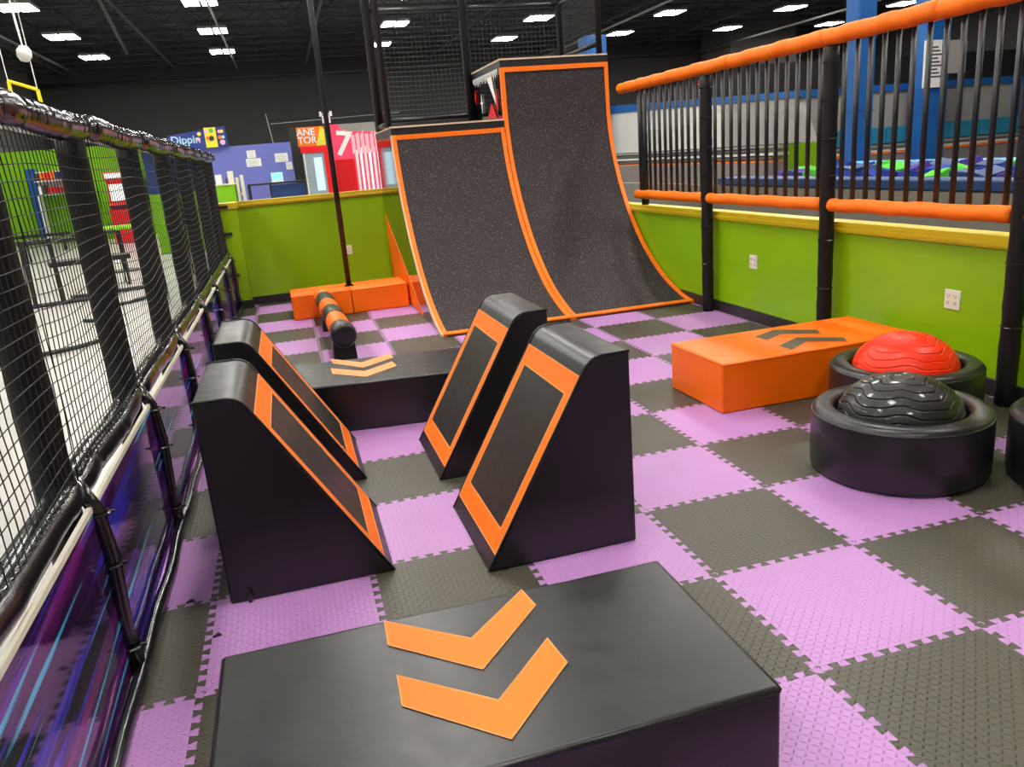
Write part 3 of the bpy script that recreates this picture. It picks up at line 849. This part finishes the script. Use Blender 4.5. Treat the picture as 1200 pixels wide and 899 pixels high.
# ------------------------------------------------------------------ lobby seen through the left net
struct('wall_left', bx(-9.8, -4.0, 26, 26.2, .0, 2.85), 'lime')
bp = obj('wall_pillar', bx(-.11, .11, -.15, .15, 0, 2.3), 'blue_pad', loc=(-8.55, 25.6, 0), bevel=.01)
tag(bp, 'blue pillar standing before the green wall seen through the net', 'pillar')
sh = thing('display_shelf', 'low white display shelf with blue and red goods before the green wall', 'shelf', (-7.9, 25.3, 0))
obj('carcass', box(box(bx(-.5, .5, -.2, .2, 1.5, 1.53), -.5, .5, -.2, .2, 1.9, 1.93), -.5, .5, .17, .2, 1.5, 2.2), 'white', sh)
for s in (-.48, .48): obj('leg', bx(s-.02, s+.02, -.2, .2, 0, 1.5), 'white', sh)
k = 0
for zz in (1.53, 1.93):
    for x in [-.42+i*.14 for i in range(7)]:
        mt = random.choice(['blue_foam', 'red', 'white', 'slot', 'orange_tape', 'navy_pad'])
        o = obj('boxed_toy', bx(-.055, .055, -.1, .1, 0, random.uniform(.18, .27)), mt, loc=(-7.9+x, 25.27, zz), bevel=.005)
        tag(o, 'small boxed toy in a row on the white display shelf', 'toy', 'boxed toys on the display shelf')
def arcade(x, y, mat, lab):
    t = thing('arcade_machine', lab, 'arcade machine', (x, y, 0))
    obj('cabinet', prism(BM(), [(-.35, 0), (.4, 0), (.4, 1.9), (-.2, 2.0), (-.3, 1.85), (-.05, 1.7), (-.12, 1.15), (-.4, .95)], 'x', -.34, .34), mat, t, bevel=.01)
    for v in t.children[-1].data.vertices: pass
    obj('screen', bx(-.27, .27, -.14, -.1, 1.2, 1.66), 'screen_white', t)
    obj('marquee', bx(-.3, .3, -.3, -.22, 1.83, 1.96), 'screen_white', t)
    obj('control_panel', bx(-.3, .3, -.4, -.12, .99, 1.08), 'black_metal', t)
    return t
arcade(-5.75, 23.2, 'red', 'red arcade cabinet with white screen seen through the second net bay')
arcade(-7.1, 24.6, 'black_metal', 'black arcade cabinet with white screen seen through the net near the green wall')
def bench(x, y, w, rz, lab):
    t = thing('lobby_bench', lab, 'bench', (x, y, 0), rz)
    obj('seat', bx(-w/2, w/2, -.22, .22, .42, .5), 'black_metal', t, bevel=.01)
    for s in (-1, 1):
        obj('leg', tube(BM(), [(s*w*.42, -.2, .42), (s*w*.42, -.22, 0), (s*w*.42, .22, 0), (s*w*.42, .2, .42)], .02, 8), 'black_metal', t)
    return t
bench(-8.3, 22.6, 2.2, .1, 'long black bench before the green wall, seen through the first net bay')
bench(-6.6, 19.2, 1.8, .1, 'black bench nearer than the long one, seen through the first net bay')
bench(-4.55, 12.2, 1.2, .3, 'black bench in the lobby seen through the second net bay')
bench(-5.9, 8.9, 1.4, .25, 'black bench in the lobby seen low through the nearest net bay')
def loop(pts, lab, r=.025):
    bm = BM(); n = len(pts); out = []
    P = [Vector(p) for p in pts]
    for i in range(n-1):
        p0, p1, p2, p3 = P[max(i-1, 0)], P[i], P[i+1], P[min(i+2, n-1)]
        for k in range(6):
            t = k/6; out.append(.5*((2*p1)+(-p0+p2)*t+(2*p0-5*p1+4*p2-p3)*t*t+(-p0+3*p1-3*p2+p3)*t**3))
    out.append(P[-1]); return tag(obj('floor_hose', tube(bm, out, r, 8), 'black_metal', smooth=True), lab, 'hose')
loop([(-5.2, 6.3, .03), (-4.4, 6.2, .03), (-3.6, 6.5, .03), (-3.3, 7.2, .03), (-3.5, 8.0, .03), (-3.9, 8.3, .03)], 'black hose curving on the white lobby floor, nearest loop')
loop([(-3.9, 9.3, .03), (-3.45, 9.8, .03), (-3.4, 10.8, .03), (-3.75, 11.8, .03)], 'black hose curving on the white lobby floor, further loop')
def rack(x, y, lab):
    t = thing('stanchion_frame', lab, 'barrier', (x, y, 0), .3)
    for dx in (0, .35): obj('upright', tube(BM(), [(dx, 0, 0), (dx, 0, .95)], .03, 8), 'black_metal', t)
    obj('crossbar', tube(BM(), [(-.1, 0, .93), (.5, 0, .93)], .025, 8), 'black_metal', t)
    obj('foot_bar', tube(BM(), [(-.3, 0, .03), (.9, 0, .03)], .03, 8), 'black_metal', t)
rack(-4.95, 10.3, 'black metal barrier on the lobby floor, left one')
rack(-4.35, 11.0, 'black metal barrier on the lobby floor, right one')
st = thing('lobby_stool', 'round lime topped pedestal table seen through the second net bay', 'table', (-4.45, 14.5, 0))
obj('table_top', lathe(BM(), [(0, .8), (.45, .8), (.47, .83), (.45, .86), (0, .86)], 32), 'lime', st)
obj('pedestal', tube(BM(), [(0, 0, .03), (0, 0, .8)], .04, 10), 'black_metal', st); obj('base', lathe(BM(), [(0, 0), (.28, 0), (.26, .03), (0, .03)], 24), 'black_metal', st)
lf = thing('half_wall', 'low lime partition in the lobby seen between the far net posts', 'partition', (-3.75, 17.5, 0))
obj('board', bx(-.45, .8, 0, .1, 0, 1.35), 'lime', lf); obj('window_frame', box(bx(-.45, .8, 0, .06, 1.35, 2.3), -.2, .1, -.02, 0, 1.5, 2.2), 'navy_pad', lf)
# yellow frame high on the left, hanging rope lamp
yf = thing('yellow_frame', 'yellow window frame high above the left fence', 'frame', (-6.85, 20, 3.75))
bm = BM()
for a, b in (((-.3, 0, -.4), (-.27, 0, .42)), ((-.27, 0, .42), (.3, 0, .2)), ((.3, 0, .2), (.33, 0, -.45)), ((-.3, 0, -.4), (.33, 0, -.45))): tube(bm, [a, b], .045, 6)
obj('frame', bm, 'yellow_trim', yf)
for x in (-.28, .3): obj('hanger', tube(BM(), [(x, 0, .4 if x < 0 else .2), (x-.05, 0, 2.65)], .012, 5), 'wire_pale', yf)
hb = thing('hanging_ball', 'white netted ball hanging on a cord at top left', 'ornament', (-5.23, 14, 3.9))
bm = BM(); bmesh.ops.create_icosphere(bm, subdivisions=3, radius=.12); 
for v in bm.verts: v.co *= 1 + .06*sin(v.co.x*60)*sin(v.co.z*50); v.co.z *= 1.15
obj('ball', bm, 'wire_pale', hb, smooth=True)
obj('cord', tube(BM(), [(0, 0, .12), (-.02, 0, .5), (-.04, 0, .9), (-.08, 0, 1.6), (-.1, 0, 2.5)], [.012, .02, .014, .022, .014], 6), 'wire_pale', hb)

# ------------------------------------------------------------------ trampoline hall seen over the right wall
struct('wall_right', bx(4.0, 4.12, -2, 11.5, 0, .985), 'grey_carpet')
o = obj('pit_edge_pad', bx(3.98, 4.25, -2, 6.9, .99, 1.085), 'navy_pad', bevel=.02); tag(o, 'long blue pad along the edge of the foam pit', 'pad')
cols = ['blue_foam', 'green_foam', 'purple_foam', 'navy_pad', 'green_foam', 'blue_foam']
protos = {}
cnt = 0
for i in range(17):
    for j in range(3):
        y = 1.5 + i*.3 + random.uniform(-.02, .02); x = 4.55 + j*.32 + random.uniform(-.02, .02)
        mt = cols[(i//2 + j*2 + random.randint(0, 1)) % 6]
        if mt not in protos:
            protos[mt] = obj('foam_cube', bx(-.1, .1, -.1, .1, -.1, .1), mt, bevel=.01); o = protos[mt]
        else:
            o = protos[mt].copy(); COL.objects.link(o)
        o.location = (x, y, 1.0 + .03*random.random() + j*.02)
        o.rotation_euler = (random.uniform(-.35, .35), random.uniform(-.35, .35), random.uniform(-.4, .4))
        tag(o, '%s foam cube lying in the foam pit beyond the railing' % {'blue_foam': 'blue', 'green_foam': 'green', 'purple_foam': 'purple', 'navy_pad': 'dark blue'}[mt], 'foam cube', '%s foam pit cubes' % {'blue_foam': 'blue', 'green_foam': 'green', 'purple_foam': 'purple', 'navy_pad': 'dark blue'}[mt])
o = obj('foam_pile', bx(4.3, 5.55, 1.2, 6.5, 0, .9), 'blue_foam'); tag(o, 'blue mass of foam filling the pit under the loose cubes', 'foam pit')
o = obj('pit_back_pad', bx(5.6, 5.85, -1, 6.6, 0, 1.14), 'sky_pad', bevel=.02); tag(o, 'light blue pad at the back of the foam pit', 'pad')
# blue padded columns
def column(x, y, w, z1, lab, top=None):
    t = thing('padded_column', lab, 'column', (x, y, 0))
    obj('pad', bx(-w/2, w/2, -w/2, w/2, 0, z1), 'blue_pad', t, bevel=.03)
    bm = BM()
    for k in range(1, 8): box(bm, -w/2-.005, w/2+.005, -w/2-.005, w/2+.005, k*z1/8-.006, k*z1/8+.006)
    obj('strap', bm, 'navy_pad', t)
    return t
column(6.0, 6.85, .27, 7.0, 'tall blue padded column behind the railing, left one')
column(7.62, 20, .62, 4.55, 'blue padded column glimpsed through the cage netting above the tall ramp')
c2 = column(11.9, 12.1, .5, 6.9, 'tall blue padded column with white sign boards behind the railing')
sb = thing('sign_board', 'pair of pale grey notice boards fixed on the right blue column', 'sign', (11.9, 11.8, 2.75))
obj('board', bx(-.45, -.03, -.02, 0, -.55, .35), 'white', sb); obj('board', bx(0, .58, -.02, 0, -.3, .33), 'grey_panel', sb)
bm = BM()
for k in range(9): box(bm, -.38, -.12 + .05*(k % 3), -.024, -.02, .2-k*.07, .23-k*.07)
obj('print_lines', bm, 'slot', sb)
# side face of the court parallel to the railing
tw = thing('trampoline_wall', 'long pale padded trampoline wall with blue top strip, seen through the bars', 'wall pad', (8, 15, 0))
def addt(n, bm, mat, **k):
    bmesh.ops.translate(bm, verts=bm.verts[:], vec=(-8, -15, 0)); return obj(n, bm, mat, tw, **k)
addt('pale_face', prism(BM(), [(13.6, 1.36), (24, 1.36), (24, 2.62), (13.6, 2.24)], 'x', 8, 8.1), 'pale_panel')
addt('grey_face', prism(BM(), [(10.5, 1.36), (13.6, 1.36), (13.6, 2.24), (11.0, 2.16)], 'x', 8, 8.1), 'grey_panel')
addt('top_strip', prism(BM(), [(10.9, 2.16), (24, 2.6), (24, 2.86), (10.9, 2.27)], 'x', 7.97, 8.12), 'blue_pad')
for k in range(4): addt('layer', bx(7.9-.06*k, 8.1, 11.4, 26, 1.30-.07*k, 1.345-.07*k), ['grey_panel', 'dark_grey', 'pale_panel', 'dark_grey'][k])
addt('orange_line', bx(7.68, 8.1, 11.4, 26, 1.04, 1.065), 'orange_foam')
addt('skirt', bx(7.66, 8.1, 11.4, 26, 0, 1.04), 'grey_carpet')
# facing end of the court
fw = thing('trampoline_end_wall', 'far end wall of the trampoline court with blue framed panels and teal pads', 'wall pad', (12, 12.6, 0))
def adde(n, bm, mat, **k):
    bmesh.ops.translate(bm, verts=bm.verts[:], vec=(-12, -12.6, 0)); return obj(n, bm, mat, fw, **k)
def fy(n, x0, x1, z0, z1, mt, d=0, **k): return adde(n, bx(x0, x1, 12.6-d, 12.7, z0, z1), mt, **k)
for x0, x1 in ((8.7, 10.5), (10.7, 12.0), (12.2, 14.6), (14.8, 17)):
    fy('grey_panel', x0, x1, 1.5, 2.22, 'grey_panel')
    p = fy('blue_frame', x0-.1, x1+.1, 2.22, 2.36, 'blue_pad', .05)
    fy('blue_frame', x1, x1+.2, 1.5, 2.22, 'blue_pad', .05)
for k in range(10): fy('teal_pad', 9.6 + k*.82, 9.6+(k+1)*.82-.015, 1.16, 1.5, 'teal_pad', .12, bevel=.02)
fy('green_block', 8.3, 9.7, .6, 1.32, 'green_wall', .2)
for k in range(3): fy('layer', 9.6, 17.5, 1.14-.05*k-.045, 1.14-.05*k, ['grey_panel', 'dark_grey', 'pale_panel'][k], .1+.05*k)
fy('orange_line', 9.6, 17.5, .955, .985, 'orange_foam', .28)
fy('skirt', 9.6, 17.5, 0, .955, 'grey_carpet', .26)
adde('side_brace', prism(BM(), [(8.1, 2.3), (8.45, 2.3), (9.0, 1.36), (8.75, 1.36)], 'y', 12.45, 12.55), 'blue_pad')
# dark hall wall behind it
struct('wall_back', bx(9.2, 29.7, 18, 18.2, 0, 3.4), 'black_paint')

# red exit-like clock digits seen on the black wall
cl = thing('digital_clock', 'small clock with glowing red digits on the black wall behind the railing', 'clock', (9.9, 17.9, 3.0))
obj('case', bx(-.2, .3, -.02, .0, -.1, .12), 'black_metal', cl)
mred = plain('red_glow', srgb(220, 30, 40), .4, emit=(srgb(235, 30, 50), 1.5)); M['red_glow'] = mred
for x in (-.1, .14): obj('digits', box(bx(x-.07, x+.07, -.03, -.02, -.05, .0), x-.07, x+.04, -.03, -.02, .03, .06), 'red_glow', cl)

# ------------------------------------------------------------------ world & render view
w = bpy.data.worlds.new('world'); S.world = w; w.use_nodes = True
w.node_tree.nodes['Background'].inputs[0].default_value = (1, .98, .96, 1)
w.node_tree.nodes['Background'].inputs[1].default_value = .12
S.view_settings.view_transform = 'Standard'
S.view_settings.look = 'None'
S.view_settings.gamma = 1
S.view_settings.exposure = 0
S.view_settings.use_curve_mapping = False
S.cycles.use_denoising = True
S.cycles.max_bounces = 6
S.cycles.sample_clamp_indirect = 6
